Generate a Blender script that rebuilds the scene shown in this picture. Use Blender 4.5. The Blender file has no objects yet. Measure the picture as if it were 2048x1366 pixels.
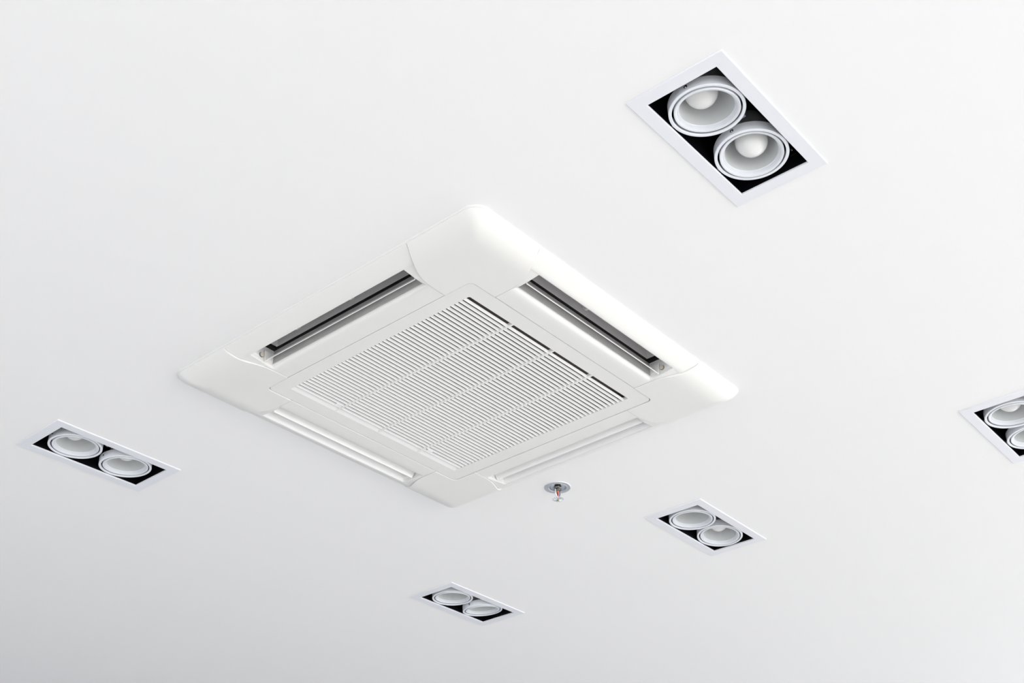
import bpy, bmesh, math, random
from mathutils import Matrix, Vector

random.seed(4)
C = bpy.context.scene.collection
SC = bpy.context.scene
PI = math.pi

# ------------------------------------------------------------------ camera
H = 2.90                                   # ceiling height
CAMZ = H - 1.4746
fw = Vector((0.63964, 0.54144, 0.54562)).normalized()
rt = Vector((0.65104, -0.75897, -0.01007)).normalized()
up = rt.cross(fw).normalized()
rt = fw.cross(up).normalized()
cam_data = bpy.data.cameras.new('camera')
cam = bpy.data.objects.new('camera', cam_data)
C.objects.link(cam)
cam.matrix_world = Matrix(((rt.x, up.x, -fw.x, -1.78787), (rt.y, up.y, -fw.y, -1.66881), (rt.z, up.z, -fw.z, CAMZ), (0, 0, 0, 1)))
cam_data.sensor_fit = 'HORIZONTAL'
cam_data.sensor_width = 36.0
cam_data.lens = 36.0 * 2430.0 / 2048.0
cam_data.clip_start = 0.02
SC.camera = cam

# ------------------------------------------------------------------ light
world = bpy.data.worlds.new('sky')
SC.world = world
world.use_nodes = True
world.node_tree.nodes['Background'].inputs[0].default_value = (0.75, 0.86, 1.0, 1)
world.node_tree.nodes['Background'].inputs[1].default_value = 0.4

X0, X1, Y0, Y1 = -5.5, 7.5, -7.5, 4.4
WIN_Y = [(-4.4, -1.9), (-1.5, 1.0), (1.4, 3.9)]
WZ = (0.12, 2.62)
POW_Y, POW_X, POW_FILL_L = 98.0, 73.0, 30.5

def window_light(name, cx, cy, w, h, rot, power, col):
    d = bpy.data.lights.new(name, 'AREA')
    d.shape = 'RECTANGLE'; d.size = w; d.size_y = h; d.energy = power; d.color = col
    o = bpy.data.objects.new(name, d); C.objects.link(o)
    o.location = (cx, cy, (WZ[0] + WZ[1]) / 2); o.rotation_euler = rot
    return o
for i, (a, b) in enumerate(WIN_Y):
    window_light('window_daylight', (a + b) / 2, Y0 + 0.03, b - a - 0.1, WZ[1] - WZ[0] - 0.1, (PI / 2, 0, 0), POW_Y, (1.0, 0.99, 0.975))
WIN_X = [(-5.0, -2.6), (-2.2, 0.2)]
for (a, b) in WIN_X:
    window_light('window_daylight', X1 - 0.03, (a + b) / 2, b - a - 0.1, WZ[1] - WZ[0] - 0.1, (PI / 2, 0, PI / 2), POW_X, (0.95, 0.98, 1.0))

FILL_WIN_L = [(-3.6, -1.4), (-1.1, 1.1), (1.4, 3.6)]  # unseen left windows, added as fill to even out the ceiling
for (a, b) in FILL_WIN_L:
    window_light('window_daylight', X0 + 0.03, (a + b) / 2, b - a - 0.1, WZ[1] - WZ[0] - 0.1, (PI / 2, 0, -PI / 2), POW_FILL_L, (0.96, 0.98, 1.0))

vs = SC.view_settings
vs.view_transform = 'Standard'
vs.look = 'None'
vs.exposure = -0.025
vs.gamma = 1.0
vs.use_curve_mapping = False
SC.cycles.use_denoising = True
SC.cycles.max_bounces = 14
SC.cycles.diffuse_bounces = 8
SC.cycles.sample_clamp_indirect = 4.0

# ------------------------------------------------------------------ materials
def mat(name, col, rough=0.5, metal=0.0, spec=0.5, bump=0.0, bscale=200.0, var=0.0, vscale=3.0, trans=0.0, coat=0.0):
    m = bpy.data.materials.new(name); m.use_nodes = True
    nt = m.node_tree; b = nt.nodes['Principled BSDF']
    b.inputs['Base Color'].default_value = (*col, 1)
    b.inputs['Roughness'].default_value = rough
    b.inputs['Metallic'].default_value = metal
    b.inputs['Specular IOR Level'].default_value = spec
    b.inputs['Transmission Weight'].default_value = trans
    b.inputs['Coat Weight'].default_value = coat
    tc = nt.nodes.new('ShaderNodeTexCoord')
    if bump > 0:
        n = nt.nodes.new('ShaderNodeTexNoise'); n.inputs['Scale'].default_value = bscale; n.inputs['Detail'].default_value = 3
        bp = nt.nodes.new('ShaderNodeBump'); bp.inputs['Strength'].default_value = bump; bp.inputs['Distance'].default_value = 0.001
        nt.links.new(tc.outputs['Object'], n.inputs['Vector'])
        nt.links.new(n.outputs['Fac'], bp.inputs['Height']); nt.links.new(bp.outputs['Normal'], b.inputs['Normal'])
    if var > 0:
        n = nt.nodes.new('ShaderNodeTexNoise'); n.inputs['Scale'].default_value = vscale; n.inputs['Detail'].default_value = 4
        r = nt.nodes.new('ShaderNodeValToRGB')
        r.color_ramp.elements[0].position = 0.3; r.color_ramp.elements[1].position = 0.7
        r.color_ramp.elements[0].color = (*[c * (1 - var) for c in col], 1)
        r.color_ramp.elements[1].color = (*col, 1)
        nt.links.new(tc.outputs['Object'], n.inputs['Vector'])
        nt.links.new(n.outputs['Fac'], r.inputs['Fac']); nt.links.new(r.outputs['Color'], b.inputs['Base Color'])
    return m

M = {}
M['ceiling'] = mat('ceiling_paint', (0.865, 0.865, 0.868), 0.75, spec=0.25, bump=0.12, bscale=90, var=0.006, vscale=1.3)
M['wall'] = mat('wall_paint', (0.84, 0.84, 0.83), 0.8, spec=0.3, bump=0.1, bscale=120)
M['bluewall'] = mat('grey_blue_low_bounce_wall', (0.30, 0.31, 0.36), 0.8, spec=0.3, bump=0.1, bscale=120)  # unseen back wall, tinted dark to cut bounce onto the far ceiling
M['floor'] = mat('pale_floor', (0.80, 0.788, 0.775), 0.5, spec=0.4, var=0.06, vscale=1.2)
M['plastic'] = mat('warm_white_plastic', (0.79, 0.788, 0.768), 0.42, spec=0.45, bump=0.05, bscale=900, var=0.006, vscale=6)
M['plastic2'] = mat('clean_white_plastic', (0.87, 0.87, 0.88), 0.4, spec=0.45, bump=0.02, bscale=900)
M['tray'] = mat('tray_plastic', (0.87, 0.87, 0.87), 0.5, spec=0.35, bump=0.02, bscale=900)
M['duct'] = mat('brightened_duct_foam', (0.84, 0.83, 0.83), 0.5, spec=0.5, bump=0.3, bscale=700, var=0.06, vscale=60)  # grey foam lightened in colour to stand in for light missing inside the duct
M['slat'] = mat('slat_plastic', (0.79, 0.79, 0.785), 0.45, spec=0.4, bump=0.02, bscale=900)
M['vane'] = mat('vane_plastic', (0.86, 0.86, 0.85), 0.3, spec=0.5, bump=0.02, bscale=700)
M['foam'] = mat('grey_foam_liner', (0.44, 0.435, 0.435), 0.5, spec=0.5, bump=0.35, bscale=700, var=0.08, vscale=60)
M['gasket'] = mat('black_gasket', (0.006, 0.006, 0.007), 0.45, spec=0.3, bump=0.1, bscale=500)
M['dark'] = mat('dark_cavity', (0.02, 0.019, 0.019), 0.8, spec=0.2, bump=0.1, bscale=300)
M['steel'] = mat('galvanised_steel', (0.55, 0.56, 0.57), 0.4, 0.8, bump=0.05, bscale=200)
M['lampwhite'] = mat('powder_coated_white', (0.785, 0.80, 0.845), 0.35, spec=0.5, bump=0.04, bscale=1500)
M['ringwhite'] = mat('satin_white_ring', (0.77, 0.795, 0.84), 0.3, spec=0.5, bump=0.02, bscale=1500)
M['bezel'] = mat('satin_white_bezel', (0.72, 0.742, 0.78), 0.38, spec=0.4, bump=0.02, bscale=1500)
M['reflector'] = mat('matt_grey_white_reflector', (0.57, 0.585, 0.59), 0.6, spec=0.3, bump=0.02, bscale=800)
M['black'] = mat('black_enamel', (0.004, 0.004, 0.006), 0.28, spec=0.35, bump=0.03, bscale=120)
M['bulb'] = mat('frosted_bulb_glass', (0.80, 0.80, 0.795), 0.16, spec=0.6, coat=0.3, bump=0.01, bscale=300)
M['painted'] = mat('blue_grey_painted_steel', (0.22, 0.25, 0.30), 0.5, bump=0.02, bscale=500)
M['chrome'] = mat('chrome', (0.72, 0.73, 0.75), 0.12, 1.0, bump=0.03, bscale=150)
M['brushed'] = mat('brushed_chrome', (0.80, 0.83, 0.87), 0.34, 1.0, bump=0.08, bscale=400)
M['darkmetal'] = mat('dark_plated_brass', (0.22, 0.21, 0.20), 0.25, 1.0, bump=0.1, bscale=400)
M['brass'] = mat('tarnished_brass', (0.45, 0.34, 0.16), 0.35, 1.0, bump=0.1, bscale=400)
M['redglass'] = mat('red_glass_bulb', (0.40, 0.004, 0.02), 0.08, spec=0.8, coat=0.8, bump=0.01, bscale=200)
M['orange'] = mat('orange_liquid_tip', (0.85, 0.20, 0.06), 0.15, spec=0.6, bump=0.01, bscale=200)
M['gap_shade'] = mat('brown_grey_gap_shade', (0.20, 0.175, 0.14), 0.5, bump=0.03, bscale=500)  # dark tone for the shade in the gap round the vane pin
M['beige'] = mat('aged_beige_plastic', (0.68, 0.63, 0.54), 0.4, bump=0.03, bscale=500)
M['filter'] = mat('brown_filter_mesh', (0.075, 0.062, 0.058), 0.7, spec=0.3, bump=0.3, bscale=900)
M['frame'] = mat('window_frame_white', (0.75, 0.75, 0.75), 0.4, bump=0.03, bscale=300)
g = mat('window_glass', (1, 1, 1), 0.02, trans=1.0); M['glass'] = g
g.node_tree.nodes['Principled BSDF'].inputs['IOR'].default_value = 1.02

# ------------------------------------------------------------------ helpers
def obj(name, bm, m, parent=None, smooth=35, bevel=0.0, seg=2, loc=None, rot=None):
    me = bpy.data.meshes.new(name)
    bmesh.ops.recalc_face_normals(bm, faces=bm.faces)
    bm.to_mesh(me); bm.free()
    me.materials.append(m)
    if smooth:
        me.shade_smooth(); me.set_sharp_from_angle(angle=math.radians(smooth))
    o = bpy.data.objects.new(name, me); C.objects.link(o)
    if parent: o.parent = parent
    if loc: o.location = loc
    if rot: o.rotation_euler = rot
    if bevel:
        b = o.modifiers.new('bevel', 'BEVEL'); b.width = bevel; b.segments = seg; b.limit_method = 'ANGLE'; b.angle_limit = math.radians(40)
        b.harden_normals = False
    return o

def thing(name, label, cat, loc=(0, 0, 0), rotz=0.0, group=None):
    o = bpy.data.objects.new(name, None); C.objects.link(o)
    o.empty_display_size = 0.05
    o.location = loc; o.rotation_euler = (0, 0, rotz)
    o['label'] = label; o['category'] = cat
    if group: o['group'] = group
    return o

def box(bm, x0, x1, y0, y1, z0, z1):
    v = [bm.verts.new(p) for p in ((x0, y0, z0), (x1, y0, z0), (x1, y1, z0), (x0, y1, z0), (x0, y0, z1), (x1, y0, z1), (x1, y1, z1), (x0, y1, z1))]
    for f in ((0, 3, 2, 1), (4, 5, 6, 7), (0, 1, 5, 4), (1, 2, 6, 5), (2, 3, 7, 6), (3, 0, 4, 7)):
        bm.faces.new([v[i] for i in f])

def newbox(*a):
    bm = bmesh.new(); box(bm, *a); return bm

def lathe(prof, n=64, closed=True, bm=None, M4=None):
    """prof: list of (r, z); revolves round z."""
    bm = bm or bmesh.new()
    rows = []
    for r, z in prof:
        if r < 1e-7:
            rows.append([bm.verts.new((0, 0, z))])
        else:
            rows.append([bm.verts.new((r * math.cos(2 * PI * i / n), r * math.sin(2 * PI * i / n), z)) for i in range(n)])
    pairs = list(zip(rows, rows[1:]))
    if closed: pairs.append((rows[-1], rows[0]))
    for a, b in pairs:
        for i in range(n):
            j = (i + 1) % n
            if len(a) == 1 and len(b) == 1: continue
            if len(a) == 1: bm.faces.new((a[0], b[i], b[j]))
            elif len(b) == 1: bm.faces.new((a[i], a[j], b[0]))
            else: bm.faces.new((a[i], a[j], b[j], b[i]))
    if M4 is not None:
        bmesh.ops.transform(bm, matrix=M4, verts=[v for r in rows for v in r])
    return bm

def rrect(cx, cy, hx, hy, r, n=6):
    """points of a rounded rectangle, counter-clockwise"""
    pts = []
    for sx, sy, a0 in ((1, 1, 0), (-1, 1, PI / 2), (-1, -1, PI), (1, -1, 1.5 * PI)):
        for i in range(n + 1):
            a = a0 + PI / 2 * i / n
            pts.append((cx + sx * (hx - r) + r * math.cos(a), cy + sy * (hy - r) + r * math.sin(a)))
    return pts

def loops(ls, close=True, caps=(False, False)):
    """ls: list of loops of 3-D points of equal count; bridges one to the next (and the last to the first)"""
    bm = bmesh.new()
    vs_ = [[bm.verts.new(p) for p in l] for l in ls]
    n = len(vs_[0])
    pairs = list(zip(vs_, vs_[1:]))
    if close: pairs.append((vs_[-1], vs_[0]))
    for a, b in pairs:
        for i in range(n):
            bm.faces.new((a[i], a[(i + 1) % n], b[(i + 1) % n], b[i]))
    if caps[0]: bm.faces.new(vs_[0])
    if caps[1]: bm.faces.new(vs_[-1])
    return bm

def tube(pts, r, n=10, bm=None):
    bm = bm or bmesh.new()
    pts = [Vector(p) for p in pts]
    rad = r if isinstance(r, (list, tuple)) else [r] * len(pts)
    rows = []
    for i, p in enumerate(pts):
        t = (pts[min(i + 1, len(pts) - 1)] - pts[max(i - 1, 0)]).normalized()
        s = t.orthogonal().normalized() if i == 0 else (rows_s - t * rows_s.dot(t)).normalized()
        rows_s = s
        q = t.cross(s)
        rows.append([bm.verts.new(p + rad[i] * (math.cos(2 * PI * k / n) * s + math.sin(2 * PI * k / n) * q)) for k in range(n)])
    for a, b in zip(rows, rows[1:]):
        for i in range(n):
            bm.faces.new((a[i], a[(i + 1) % n], b[(i + 1) % n], b[i]))
    bm.faces.new(rows[0]); bm.faces.new(rows[-1])
    return bm

def skirt(bm, h, top=-0.001):
    """turns every open edge upwards by h"""
    be = [e for e in bm.edges if len(e.link_faces) == 1]
    r = bmesh.ops.extrude_edge_only(bm, edges=be)
    for v in r['geom']:
        if isinstance(v, bmesh.types.BMVert): v.co.z = min(v.co.z + h, max(top, v.co.z))

def struct(name, bm, m, parent=None, **k):
    o = obj(name, bm, m, parent, **k)
    if not parent: o['kind'] = 'structure'
    return o

# ------------------------------------------------------------------ room
DL = [  # x, y, turn of the five downlights
    (-0.3142, -0.9315, 0.0101), (-0.3489, 0.9487, -0.0031), (1.0774, 0.0211, 0.0132), (1.0624, 0.9509, 0.0051), (1.0907, -0.9150, 0.0155)]
SPR = (0.5762, 0.1757)
holes = [(-0.445, 0.445, -0.445, 0.445)] + [(x - 0.166, x + 0.166, y - 0.080, y + 0.080) for x, y, _ in DL] + [(SPR[0] - 0.024, SPR[0] + 0.024, SPR[1] - 0.024, SPR[1] + 0.024)]

def sheet_with_holes(x0, x1, y0, y1, z0, z1, hs):
    xs = sorted({x0, x1, *[v for h in hs for v in h[:2]]}); ys = sorted({y0, y1, *[v for h in hs for v in h[2:]]})
    inh = lambda x, y: any(h[0] < x < h[1] and h[2] < y < h[3] for h in hs)
    bm = bmesh.new(); cache = {}
    def v(x, y, z):
        k = (x, y, z)
        if k not in cache: cache[k] = bm.verts.new(k)
        return cache[k]
    nx, ny = len(xs) - 1, len(ys) - 1
    solid = [[not inh((xs[i] + xs[i + 1]) / 2, (ys[j] + ys[j + 1]) / 2) for j in range(ny)] for i in range(nx)]
    S = lambda i, j: 0 <= i < nx and 0 <= j < ny and solid[i][j]
    for i in range(nx):
        for j in range(ny):
            if not solid[i][j]: continue
            a, b, c, d = xs[i], xs[i + 1], ys[j], ys[j + 1]
            bm.faces.new((v(a, c, z0), v(a, d, z0), v(b, d, z0), v(b, c, z0)))
            bm.faces.new((v(a, c, z1), v(b, c, z1), v(b, d, z1), v(a, d, z1)))
            if not S(i - 1, j): bm.faces.new((v(a, c, z0), v(a, c, z1), v(a, d, z1), v(a, d, z0)))
            if not S(i + 1, j): bm.faces.new((v(b, c, z0), v(b, d, z0), v(b, d, z1), v(b, c, z1)))
            if not S(i, j - 1): bm.faces.new((v(a, c, z0), v(b, c, z0), v(b, c, z1), v(a, c, z1)))
            if not S(i, j + 1): bm.faces.new((v(a, d, z0), v(a, d, z1), v(b, d, z1), v(b, d, z0)))
    return bm

TOP = H + 0.42
cb = sheet_with_holes(X0, X1, Y0, Y1, H, H + 0.012, holes)
box(cb, X0 - 0.12, X1 + 0.12, Y0 - 0.12, Y1 + 0.12, TOP, TOP + 0.15)      # the slab above the void
struct('ceiling', cb, M['ceiling'], smooth=0)
struct('floor', newbox(X0 - 0.12, X1 + 0.12, Y0 - 0.12, Y1 + 0.12, -0.12, 0), M['floor'], smooth=0)
struct('wall_back', newbox(X0, X1, Y1, Y1 + 0.12, 0, TOP), M['bluewall'], smooth=0)

def wall_with_windows(name, along_x, fixed0, fixed1, a0, a1, wins):
    bm = bmesh.new()
    def b(u0, u1, z0, z1):
        if along_x: box(bm, u0, u1, fixed0, fixed1, z0, z1)
        else: box(bm, fixed0, fixed1, u0, u1, z0, z1)
    cur = a0
    for (u0, u1) in wins:
        b(cur, u0, 0, TOP); b(u0, u1, 0, WZ[0]); b(u0, u1, WZ[1], TOP); cur = u1
    b(cur, a1, 0, TOP)
    struct(name, bm, M['wall'], smooth=0)
wall_with_windows('wall_front', True, Y0 - 0.12, Y0, X0, X1, WIN_Y)
wall_with_windows('wall_right', False, X1, X1 + 0.12, Y0 - 0.12, Y1 + 0.12, WIN_X)
wall_with_windows('wall_left', False, X0 - 0.12, X0, Y0 - 0.12, Y1 + 0.12, FILL_WIN_L)
nwin = 0
def window(along_x, u0, u1, pos):
    global nwin
    nwin += 1
    bm = bmesh.new(); t = 0.05
    def b(bm_, a, c, z0, z1, d0, d1):
        if along_x: box(bm_, a, c, pos + d0, pos + d1, z0, z1)
        else: box(bm_, pos + d0, pos + d1, a, c, z0, z1)
    b(bm, u0, u1, WZ[0], WZ[0] + t, -0.03, 0.03); b(bm, u0, u1, WZ[1] - t, WZ[1], -0.03, 0.03)
    b(bm, u0, u0 + t, WZ[0] + t, WZ[1] - t, -0.03, 0.03); b(bm, u1 - t, u1, WZ[0] + t, WZ[1] - t, -0.03, 0.03)
    mid = (u0 + u1) / 2
    b(bm, mid - t / 2, mid + t / 2, WZ[0] + t, WZ[1] - t, -0.03, 0.03)
    f = struct('window_%d' % nwin, bm, M['frame'], smooth=0)
    for a, c in ((u0 + t, mid - t / 2), (mid + t / 2, u1 - t)):
        bp = bmesh.new(); b(bp, a, c, WZ[0] + t, WZ[1] - t, -0.004, 0.004)
        obj('pane', bp, M['glass'], f, smooth=0)
for (a, b_) in WIN_Y: window(True, a, b_, Y0 - 0.07)
for (a, b_) in WIN_X: window(False, a, b_, X1 + 0.07)
for (a, b_) in FILL_WIN_L: window(False, a, b_, X0 - 0.07)  # frames for the added left fill windows

# ------------------------------------------------------------------ ceiling cassette air conditioner
AC = thing('air_conditioner', 'square white ceiling cassette air conditioner with slatted centre grille and four air slots', 'air conditioner', (0, 0, H))
FZ = -0.030; CZ = FZ - 0.0008                                  # face, 30 mm under the ceiling
RO = 0.4723                                   # half size of the decorative panel

# rim plate lying against the ceiling
o_ = rrect(0, 0, 0.475, 0.475, 0.034, 10); i_ = rrect(0, 0, 0.42, 0.42, 0.02, 10)
obj('rim_plate', loops([[(x, y, 0) for x, y in o_], [(x, y, -0.0030) for x, y in o_], [(x * .9965, y * .9965, -0.0045) for x, y in o_], [(x, y, -0.0045) for x, y in i_], [(x, y, 0) for x, y in i_]]), M['plastic'], AC, smooth=50)
# steel body above the ceiling, open underneath
bo = rrect(0, 0, 0.42, 0.42, 0.02, 3); bi = rrect(0, 0, 0.417, 0.417, 0.018, 3)
obj('body', loops([[(x, y, -0.003) for x, y in bo], [(x, y, 0.29) for x, y in bo], [(x * .01, y * .01, 0.29) for x, y in bo], [(x * .01, y * .01, 0.285) for x, y in bi], [(x, y, 0.285) for x, y in bi], [(x, y, -0.003) for x, y in bi]]), M['steel'], AC, smooth=30)

# curve that separates corner covers from the side strips: half width as a function of distance from the middle
WC = [(0.3175, 0.2445), (0.345, 0.2448), (0.368, 0.2455), (0.385, 0.2480), (0.400, 0.2525), (0.415, 0.2590), (0.432, 0.2675), (0.450, 0.2765), (0.4705, 0.2860)]
def wcurve(r):
    for (a, wa), (b, wb) in zip(WC, WC[1:]):
        if r <= b: return wa + (wb - wa) * (r - a) / (b - a)
    return WC[-1][1]
def smooth_w(r, d=0.006):
    return (wcurve(max(WC[0][0], r - d)) + wcurve(r) + wcurve(min(WC[-1][0], r + d))) / 3

def edge_dist(x, y, R=RO, rad=0.034):
    qx, qy = abs(x) - (R - rad), abs(y) - (R - rad)
    outside = math.hypot(max(qx, 0), max(qy, 0)); inside = min(max(qx, qy), 0)
    return rad - outside - inside
def cap_z(x, y):
    d = max(0.0, edge_dist(x, y)); t = d / 0.076
    return CZ + 0.0243 * (1 - t) ** 3.0 if t < 1 else CZ

# corner cover (built for the +x +y corner, turned for the others)
def corner_cap():
    bm = bmesh.new()
    NS, NT = 26, 34
    gap = 0.0006
    rr = 0.034; R = RO
    ri = 0.0135; st = (0.3175 - ri) - 0.2445; ai = ri * PI / 2; ti = 2 * st + ai
    def inner(t):
        q = t * ti
        if q < st: return (0.3175, 0.2445 + q)
        if q < st + ai:
            a = (q - st) / ri
            return (0.3175 - ri + ri * math.cos(a), 0.3175 - ri + ri * math.sin(a))
        return (0.2445 + (ti - q), 0.3175)
    we = smooth_w(R)
    straight = (R - rr) - we; arc = rr * PI / 2; tot = 2 * straight + arc
    def outer(t):
        s = t * tot
        if s < straight: return (R, we + s)
        if s < straight + arc:
            a = (s - straight) / rr
            return (R - rr + rr * math.cos(a), R - rr + rr * math.sin(a))
        return (we + (tot - s), R)
    rows = []
    for i in range(NS + 1):
        s = i / NS; r = 0.3175 + (R - 0.3175) * s
        c1 = Vector((r, smooth_w(r))); c2 = Vector((smooth_w(r), r))
        row = []
        for j in range(NT + 1):
            t = j / NT
            a, b = Vector(inner(t)), Vector(outer(t))
            p = a.lerp(b, s)
            l1 = Vector(inner(0)).lerp(Vector(outer(0)), s); l2 = Vector(inner(1)).lerp(Vector(outer(1)), s)
            p += (1 - t) * (c1 - l1) + t * (c2 - l2)
            if j == 0: p.y += gap
            if j == NT: p.x += gap
            if i == 0: p += Vector((gap if t < .6 else 0, gap if t > .4 else 0))
            row.append(bm.verts.new((p.x, p.y, cap_z(p.x, p.y))))
        rows.append(row)
    for a, b in zip(rows, rows[1:]):
        for j in range(NT):
            bm.faces.new((a[j], a[j + 1], b[j + 1], b[j]))
    skirt(bm, 0.014, -0.0035)
    return bm
cap0 = obj('corner_cover', corner_cap(), M['plastic'], AC, smooth=48, bevel=0.0007)
for k in (1, 2, 3):
    c = cap0.copy(); C.objects.link(c); c.parent = AC; c.rotation_euler = (0, 0, k * PI / 2)

# side strip: local x points outwards, local y runs along the side
SLOT0, SLOT1, SU = 0.3680, 0.431, 0.2385
def side_strip():
    bm = bmesh.new()
    prof = [(0.3183, FZ), (0.345, FZ), (0.358, FZ), (0.3625, FZ + 0.0009), (0.3658, FZ + 0.0027), (SLOT0, FZ + 0.0054), (0.380, FZ + 0.0009), (0.398, FZ + 0.0018), (0.412, FZ + 0.0032), (0.428, FZ + 0.0050), (SLOT1, FZ + 0.0054), (0.4335, FZ + 0.0051), (0.441, FZ + 0.0076), (0.450, FZ + 0.0118), (0.458, FZ + 0.0160), (0.466, FZ + 0.0203), (0.4723, FZ + 0.0244)]
    rows = []
    for r, z in prof:
        w = smooth_w(r) - 0.0006
        us = [-w, -SU - (w - SU) * .5, -SU, -0.12, 0, 0.12, SU, SU + (w - SU) * .5, w]
        zo = FZ + 0.0004 if 0.36 < r < 0.379 else z          # past the ends of the slot the face stays flat
        rows.append([bm.verts.new((r, u, zo if abs(u) > SU + 1e-5 else z)) for u in us])
    for k, (a, b) in enumerate(zip(rows, rows[1:])):
        for j in range(8):
            if 5 <= k <= 9 and 2 <= j <= 5: continue
            bm.faces.new((a[j], a[j + 1], b[j + 1], b[j]))
    skirt(bm, 0.010, -0.0035)
    return bm
def rect(u, r0, r1, z0, z1=None):
    z1 = z0 if z1 is None else z1
    return [(r0, -u, z0), (r1, -u, z1), (r1, u, z1), (r0, u, z0)]
def tray():      # white slot walls
    return loops([rect(SU + .001, SLOT0 - .0004, SLOT1 + .0005, -0.0240, -0.0238), rect(0.2380, 0.3684, 0.4245, -0.016), rect(0.2378, 0.3686, 0.4150, -0.006), rect(0.2375, 0.3688, 0.4120, 0.014), rect(0.248, 0.364, 0.434, 0.014), rect(0.248, 0.364, 0.436, -0.018)], close=True)
def liner():     # grey foam against the inner wall of the slot
    return newbox(0.3686, 0.3696, -0.2372, 0.2372, -0.0200, 0.0135)
def gasket():
    return loops([rect(0.2378, 0.3685, 0.4125, 0.0132), rect(0.226, 0.3722, 0.408, 0.0138), rect(0.226, 0.3722, 0.408, 0.019), rect(0.2378, 0.3685, 0.4125, 0.019)])
def duct():
    return loops([rect(0.227, 0.3718, 0.4085, 0.0175), rect(0.227, 0.370, 0.4085, 0.05), rect(0.227, 0.364, 0.4085, 0.088)], close=False, caps=(False, True))
VA, VB = Vector((0.3946, -0.0268)), Vector((0.3718, -0.0012))
def vane():
    a, b = VA, VB
    d = (b - a).normalized(); n = Vector((-d.y, d.x))
    top, bot = [], []
    for i in range(9):
        t = i / 8; bow = 0.0014 * math.sin(PI * t)
        p = a.lerp(b, t) - n * bow
        th = 0.0011 * (1.0 if 0 < i < 8 else 0.55)
        top.append(p + n * th); bot.append(p - n * th)
    sec = top + bot[::-1]
    U = 0.2345
    bm = bmesh.new()
    L = [bm.verts.new((p.x, -U, p.y)) for p in sec]; R = [bm.verts.new((p.x, U, p.y)) for p in sec]
    m = len(sec)
    for i in range(m): bm.faces.new((L[i], L[(i + 1) % m], R[(i + 1) % m], R[i]))
    bm.faces.new(L); bm.faces.new(R)
    return bm
def gusset(s):
    bm = bmesh.new(); U = 0.2345 * s; V = 0.2330 * s
    tri = [(0.3954, -0.0272), (0.3985, 0.0000), (0.3745, 0.0010), (0.3716, -0.0018)]
    a = [bm.verts.new((x, U, z)) for x, z in tri]; b = [bm.verts.new((x, V, z)) for x, z in tri]
    for i in range(4): bm.faces.new((a[i], a[(i + 1) % 4], b[(i + 1) % 4], b[i]))
    bm.faces.new(a); bm.faces.new(b)
    return bm
def disc(r, th, s, u):
    return lathe([(0, 0), (r, 0), (r, th), (0, th)], 24, closed=False, M4=Matrix.Translation((0.4035, u * s, -0.0125)) @ Matrix.Rotation(PI / 2 * s, 4, 'X'))

parts0 = None
def copy_part(o, parent):
    c = o.copy(); C.objects.link(c); c.parent = parent
    for ch in [x for x in C.objects if x.parent == o]:
        d = ch.copy(); C.objects.link(d); d.parent = c
    return c
protos = []
strip = obj('side_strip', side_strip(), M['plastic'], AC, smooth=40, bevel=0.0006); protos.append(strip)
tr = obj('outlet_tray', tray(), M['tray'], AC, smooth=40); protos.append(tr)
ln = obj('foam_liner', liner(), M['foam'], AC, smooth=0); protos.append(ln)
gk = obj('gasket', gasket(), M['gasket'], AC, smooth=0); protos.append(gk)
dc = obj('air_duct', duct(), M['duct'], AC, smooth=25); protos.append(dc)
vn = obj('air_vane', vane(), M['vane'], AC, smooth=40)
for s in (-1, 1):
    obj('end_plate', gusset(s), M['vane'], vn, smooth=0, bevel=0.0003, seg=1)
    obj('pivot_gap_shade', disc(0.0059, 0.0030, s, 0.2375), M['gap_shade'], vn)  # disc coloured as the shaded gap between pin and hole
    obj('pivot_pin', disc(0.0052, 0.0042, s, 0.2375), M['beige'], vn)
protos.append(vn)
for k in (1, 2, 3):
    for p_ in protos:
        kids = [ch for ch in p_.children]
        c = p_.copy(); C.objects.link(c); c.parent = AC; c.rotation_euler = (0, 0, k * PI / 2)
        for ch in kids:
            d = ch.copy(); C.objects.link(d); d.parent = c
# small guide fins in the two slots that face the camera
for ang, u in ((PI, -0.147), (PI, 0.027), (-PI / 2, -0.016)):
    bm = bmesh.new()
    pr = [(0.4085, 0.024), (0.4085, 0.06), (0.372, 0.06), (0.373, 0.034), (0.380, 0.026)]
    a = [bm.verts.new((x, u - .003, z)) for x, z in pr]; b = [bm.verts.new((x, u + .003, z)) for x, z in pr]
    for i in range(5): bm.faces.new((a[i], a[(i + 1) % 5], b[(i + 1) % 5], b[i]))
    bm.faces.new(a); bm.faces.new(b)
    obj('guide_fin', bm, M['plastic2'], AC, smooth=0, bevel=0.0022, rot=(0, 0, ang))

# centre grille
GX, GY = -0.0025, 0.0
HX, HY = 0.278, 0.279
fo = rrect(0, 0, 0.3165, 0.3165, 0.013, 8); fi = rrect(GX, GY, HX, HY, 0.004, 8)
grille = obj('return_grille', loops([[(x, y, -0.018) for x, y in fo], [(x, y, FZ + 0.0004) for x, y in fo], [(x * .9985, y * .9985, FZ) for x, y in fo],
            [(x, y, FZ) for x, y in fi], [(x, y, -0.0225) for x, y in fi], [(x, y, -0.018) for x, y in [(GX + (a - GX) * 1.01, b * 1.01) for a, b in fi]]]), M['plastic'], AC, smooth=30, loc=(0, 0, 0.0007))
PITCH = 0.01187
sb = bmesh.new()
prof = [(0.0, -0.0292), (0.0002, -0.0299), (0.0010, -0.0299), (0.0012, -0.0292), (-0.0032, -0.0254), (-0.0042, -0.0258)]
a = [sb.verts.new((GX - HX - 0.001, y, z)) for y, z in prof]; b = [sb.verts.new((GX + HX + 0.001, y, z)) for y, z in prof]
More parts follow.
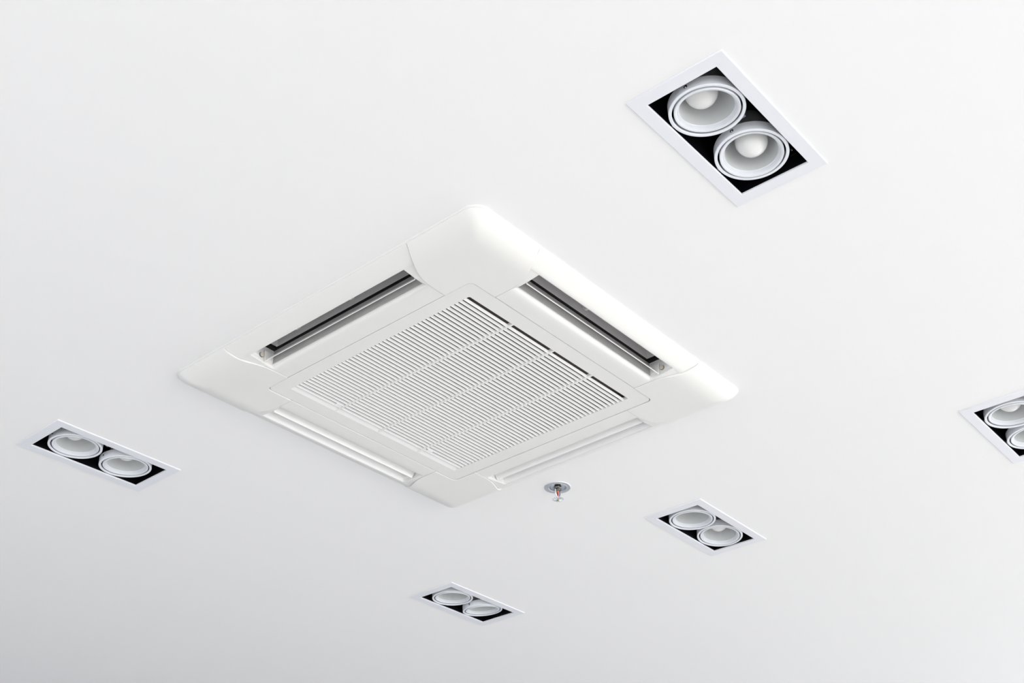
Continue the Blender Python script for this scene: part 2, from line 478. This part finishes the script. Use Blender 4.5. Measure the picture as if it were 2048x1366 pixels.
for i in range(6): sb.faces.new((a[i], a[(i + 1) % 6], b[(i + 1) % 6], b[i]))
sb.faces.new(a); sb.faces.new(b)
slat0 = obj('slat', sb, M['slat'], grille, smooth=50)
slat0.location.y = -0.2630
for k in range(1, 45):
    c = slat0.copy(); C.objects.link(c); c.parent = grille; c.location.y = -0.2630 + k * PITCH
for k in (-1, 0, 1):
    obj('rib', newbox(GX + k * 0.139 - 0.0024, GX + k * 0.139 + 0.0024, -HY - 0.001, HY + 0.001, FZ + 0.0000, -0.0215), M['plastic'], grille, smooth=0, bevel=0.0007)
for x0 in (-0.162, 0.147):
    obj('latch', newbox(x0, x0 + 0.0165, 0.2478, 0.2605, FZ + 0.0004, -0.0262), M['plastic2'], grille, smooth=0, bevel=0.0006)
wb = bmesh.new()
wp = [(0.2630, -0.0262), (0.2655, -0.0275), (0.2795, -0.0302), (0.2800, -0.0225), (0.2630, -0.0225)]
a = [wb.verts.new((GX - HX - 0.001, y, z)) for y, z in wp]; b = [wb.verts.new((GX + HX + 0.001, y, z)) for y, z in wp]
for i in range(5): wb.faces.new((a[i], a[(i + 1) % 5], b[(i + 1) % 5], b[i]))
wb.faces.new(a); wb.faces.new(b)
obj('sill', wb, M['slat'], grille, smooth=30)
# filter behind the slats: frame lines on a dark sheet
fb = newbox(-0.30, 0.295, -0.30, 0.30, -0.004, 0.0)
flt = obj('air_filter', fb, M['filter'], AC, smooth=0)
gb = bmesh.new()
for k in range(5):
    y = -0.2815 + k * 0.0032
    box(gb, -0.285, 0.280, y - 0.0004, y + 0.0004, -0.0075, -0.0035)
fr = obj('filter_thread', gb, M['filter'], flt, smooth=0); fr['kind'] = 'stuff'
# dark inner frame that closes the view between grille and filter
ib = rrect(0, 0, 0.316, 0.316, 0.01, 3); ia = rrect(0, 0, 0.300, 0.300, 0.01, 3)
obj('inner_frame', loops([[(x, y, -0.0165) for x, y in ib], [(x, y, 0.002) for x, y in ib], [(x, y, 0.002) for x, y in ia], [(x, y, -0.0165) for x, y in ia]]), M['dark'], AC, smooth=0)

# ------------------------------------------------------------------ twin downlights
TILT = [  # per lamp: outer tilt about y, inner tilt about x, inner tilt about y, height of the bulb
    [(-2.0, 1.5, -1.5, 0.045, -0.004, 0.0045), (2.0, -1.0, 1.5, 0.035, 0.001, -0.002)],
    [(-0.6, 1.0, -0.5, 0.052, -0.005, 0.005), (-2.7, 1.5, -0.5, 0.050, 0, 0)],
    [(1.0, 1.5, -1.0, 0.058, -.003, .002), (4.5, 0.8, 0.4, 0.049, -.002, .001)],
    [(-1.0, 2.0, -1.5, 0.078, 0, 0), (-6.0, 2.0, -2.0, 0.078, 0, 0)],
    [(0.8, 2.0, -1.5, 0.044, 0, 0), (-0.5, 0.0, 0.0, 0.048, 0, 0)]]
LBL = ['largest twin recessed downlight, above the right corner of the air conditioner',
       'twin recessed downlight at the far left, beside the left corner of the air conditioner',
       'twin recessed downlight just right of the chrome sprinkler, below the air conditioner',
       'smallest twin recessed downlight, at the bottom of the ceiling below the air conditioner',
       'twin recessed downlight at the right edge, cut off by the frame']
FRX, FRY, FIX, FIY = 0.1824, 0.0957, 0.1555, 0.0693

def m_frame():
    o = rrect(0, 0, FRX, FRY, 0.0012, 2); i = rrect(0, 0, FIX, FIY, 0.0006, 2)
    s = lambda l, d: [(x - d if x > 0 else x + d, y - d if y > 0 else y + d) for x, y in l]
    return loops([[(x, y, 0.0) for x, y in o], [(x, y, -0.0016) for x, y in o], [(x, y, -0.0026) for x, y in s(o, 0.0012)], [(x, y, -0.0026) for x, y in s(i, -0.0008)], [(x, y, -0.0018) for x, y in i], [(x, y, 0.0012) for x, y in i], [(x, y, 0.0012) for x, y in s(i, -0.001)], [(x, y, 0.0) for x, y in s(i, -0.0015)]])
def m_can():
    x, y, t, zt = 0.1578, 0.0716, 0.0012, 0.125
    o = [(x, y), (-x, y), (-x, -y), (x, -y)]; i = [(x - t, y - t), (t - x, y - t), (t - x, t - y), (x - t, t - y)]
    return loops([[(a, b, 0.0015) for a, b in i], [(a, b, zt - t) for a, b in i], [(a * .01, b * .01, zt - t) for a, b in i], [(a * .01, b * .01, zt) for a, b in o], [(a, b, zt) for a, b in o], [(a, b, 0.0015) for a, b in o]])
RING = [(0.0612, 0.0006), (0.0618, 0.0), (0.0662, 0.0), (0.0670, 0.0008), (0.0670, 0.0195), (0.0662, 0.0200), (0.0650, 0.0200), (0.0650, 0.003), (0.0612, 0.003)]
BEZ = [(0.0572, 0.0), (0.0578, 0.0008), (0.0578, 0.0180), (0.0565, 0.0180), (0.0565, 0.0045), (0.0488, 0.0095)]
BEZ += [(0.0482, 0.0085), (0.0490, 0.0070), (0.0494, 0.0070), (0.0494, 0.0056), (0.0500, 0.0056), (0.0500, 0.0043), (0.0507, 0.0043), (0.0507, 0.0031), (0.0515, 0.0031), (0.0515, 0.0021), (0.0524, 0.0021), (0.0526, 0.0010), (0.0545, 0.0)]
REF = [(0.0486, 0.0085), (0.0455, 0.030), (0.0405, 0.055), (0.0340, 0.074), (0.0300, 0.082), (0, 0.0825), (0, 0.084), (0.0315, 0.084), (0.0352, 0.075), (0.0418, 0.056), (0.0468, 0.030), (0.0495, 0.0095)]
def m_bulb():
    r = 0.0300; pr = []
    for i in range(15):
        a = -PI / 2 + (PI / 2 + 0.62) * i / 14
        pr.append((max(0.0, r * math.cos(a)) if i else 0.0, r * math.sin(a)))
    pr += [(0.0200, 0.0255), (0.0165, 0.034), (0.0145, 0.044), (0.0135, 0.050), (0, 0.050)]
    return lathe(pr, 40, closed=False)

meshes = {}
def inst(name, key, maker, m, parent, loc=(0, 0, 0), rot=(0, 0, 0), **k):
    if key not in meshes:
        o = obj(name, maker(), m, parent, **k); meshes[key] = o
    else:
        o = meshes[key].copy(); C.objects.link(o); o.parent = parent
    o.location = loc; o.rotation_euler = rot
    return o

def screw_mesh():
    return lathe([(0, -0.0009), (0.0005, -0.0009), (0.0005, -0.0013), (0.0016, -0.0012), (0.0023, -0.0006), (0.0025, 0.0004), (0.0025, 0.002), (0, 0.002)], 16, closed=False)

for li, (lx, ly, lt) in enumerate(DL):
    D = thing('downlight', LBL[li], 'downlight', (lx, ly, H), lt, 'twin recessed downlights in the ceiling')
    inst('trim_frame', 'fr', m_frame, M['lampwhite'], D, smooth=30)
    inst('housing', 'can', m_can, M['black'], D, smooth=0)
    # lamp carrier bar seen between the two rings, and the spring clip at the far end
    inst('carrier_bar', 'bar', lambda: newbox(-0.0035, 0.0035, -0.034, -0.021, 0.023, 0.122), M['painted'], D, smooth=0, bevel=0.0005)
    cl = inst('spring_clip', 'clip', lambda: newbox(0.1535, 0.1562, -0.051, -0.037, 0.030, 0.052), M['black'], D, smooth=0, bevel=0.0004)
    inst('screw', 'clsc', screw_mesh, M['chrome'], cl, loc=(0.1533, -0.044, 0.042), rot=(0, PI / 2, 0)).scale = (1.7, 1.7, 1.7)
    for k, (ox, ix, iy, bz, bx, by) in enumerate(TILT[li]):
        cx = (-0.0742, 0.0748)[k]
        RG = inst('gimbal_ring', 'ring', lambda: lathe(RING, 96), M['ringwhite'], D, loc=(cx, 0, 0.0004), rot=(0, math.radians(ox), 0), smooth=35)
        inst('pin', 'pinp', lambda: newbox(-0.0028, 0.0028, 0.0665, 0.0722, 0.006, 0.0115), M['ringwhite'], RG, smooth=0, bevel=0.0008)
        inst('pin', 'pinm', lambda: newbox(-0.0028, 0.0028, -0.0722, -0.0665, 0.006, 0.0115), M['ringwhite'], RG, smooth=0, bevel=0.0008)
        inst('screw_hole', 'sch', lambda: lathe([(0, 0), (0.0034, 0), (0.0034, 0.001), (0, 0.001)], 20, closed=False), M['gasket'], RG, loc=(-0.0673, 0, 0.0098), rot=(0, PI / 2, 0))
        inst('screw', 'sc', screw_mesh, M['chrome'], RG, loc=(-0.0672, 0, 0.0092), rot=(0, PI / 2, 0))
        inner_rot = (math.radians(ix), math.radians(iy), 0)
        inst('bezel', 'bez', lambda: lathe(BEZ, 96), M['bezel'], RG, loc=(0.0006, 0, 0.0008), rot=inner_rot, smooth=28)
        inst('reflector', 'ref', lambda: lathe(REF, 72), M['reflector'], RG, loc=(0.0006, 0, 0.0008), rot=inner_rot, smooth=40)
        inst('bulb', 'bulb', m_bulb, M['bulb'], RG, loc=(0.0006 + bx, by, bz), rot=inner_rot, smooth=60)

# ------------------------------------------------------------------ fire sprinkler
S = thing('sprinkler', 'small chrome pendent fire sprinkler with red glass bulb, below the air conditioner', 'sprinkler', (SPR[0], SPR[1], H), math.radians(-10))
S.scale = (1.02, 1.02, 0.92)
obj('escutcheon', lathe([(0.0355, 0.0), (0.0357, -0.0010), (0.0350, -0.0022), (0.0335, -0.0026), (0.0310, -0.0022), (0.0260, -0.0021), (0.0242, -0.0027), (0.0230, -0.0018), (0.0226, 0.002), (0.0222, 0.016), (0.0100, 0.0175), (0.0100, 0.019), (0.0240, 0.018), (0.0245, 0.0)], 64), M['brushed'], S, smooth=45)
obj('pipe_nipple', lathe([(0.0085, 0.05), (0.0085, 0.004), (0.0105, 0.003), (0.0105, -0.002), (0.0090, -0.0045), (0.0052, -0.005), (0, -0.005)], 6, closed=False), M['darkmetal'], S, smooth=0, bevel=0.0005)
yoke = bmesh.new()
for s in (-1, 1):
    pts = [(s * 0.0088, 0, -0.0015), (s * 0.0102, 0, -0.008), (s * 0.0104, 0, -0.016), (s * 0.0090, 0, -0.024), (s * 0.0058, 0, -0.0305), (s * 0.0022, 0, -0.0345)]
    tube(pts, [0.0018, 0.0019, 0.0019, 0.0019, 0.002, 0.0024], 10, yoke)
YR = obj('yoke', yoke, M['chrome'], S, smooth=50, rot=(0, 0, math.radians(12)))
obj('boss', lathe([(0, -0.0325), (0.0030, -0.0325), (0.0040, -0.0345), (0.0040, -0.0385), (0.0030, -0.0400), (0, -0.0400)], 20, closed=False), M['chrome'], S, smooth=40)
gb_ = obj('glass_bulb', lathe([(0, -0.0105), (0.0010, -0.0108), (0.0023, -0.0130), (0.0026, -0.0180), (0.0026, -0.0240), (0.0020, -0.0285), (0.0008, -0.0312), (0, -0.0315)], 20, closed=False), M['redglass'], S, smooth=60)
obj('bulb_cap', lathe([(0, -0.0050), (0.0046, -0.0050), (0.0046, -0.0075), (0.0030, -0.0090), (0.0027, -0.0125), (0, -0.0125)], 20, closed=False), M['darkmetal'], S, smooth=40)
obj('bulb_tip', lathe([(0.0012, -0.0120), (0.0026, -0.0130), (0.0029, -0.0155), (0.0028, -0.0172), (0.0012, -0.0172)], 20), M['orange'], gb_, smooth=50)
df = bmesh.new(); NT_ = 14; top, bot = [], []
ring = []
for i in range(NT_):
    a0 = 2 * PI * i / NT_; w = 2 * PI / NT_
    for f, r in ((0.0, 0.0085), (0.09, 0.0148), (0.34, 0.0156), (0.59, 0.0148), (0.68, 0.0085)):
        ring.append((r * math.cos(a0 + f * w), r * math.sin(a0 + f * w), 0.0012 * (1 if r > 0.01 else 0)))
vb = [df.verts.new((x, y, -0.0412 + z)) for x, y, z in ring]; vt = [df.verts.new((x, y, -0.0400 + z)) for x, y, z in ring]
cb_, ct_ = df.verts.new((0, 0, -0.0412)), df.verts.new((0, 0, -0.0400)); n = len(ring)
for i in range(n):
    j = (i + 1) % n
    df.faces.new((cb_, vb[j], vb[i])); df.faces.new((ct_, vt[i], vt[j])); df.faces.new((vb[i], vb[j], vt[j], vt[i]))
dfo = obj('deflector', df, M['brushed'], S, smooth=0)
obj('deflector_screw', lathe([(0, -0.0432), (0.0022, -0.0430), (0.0030, -0.0420), (0.0030, -0.0410), (0, -0.0410)], 16, closed=False), M['brass'], dfo, smooth=40)
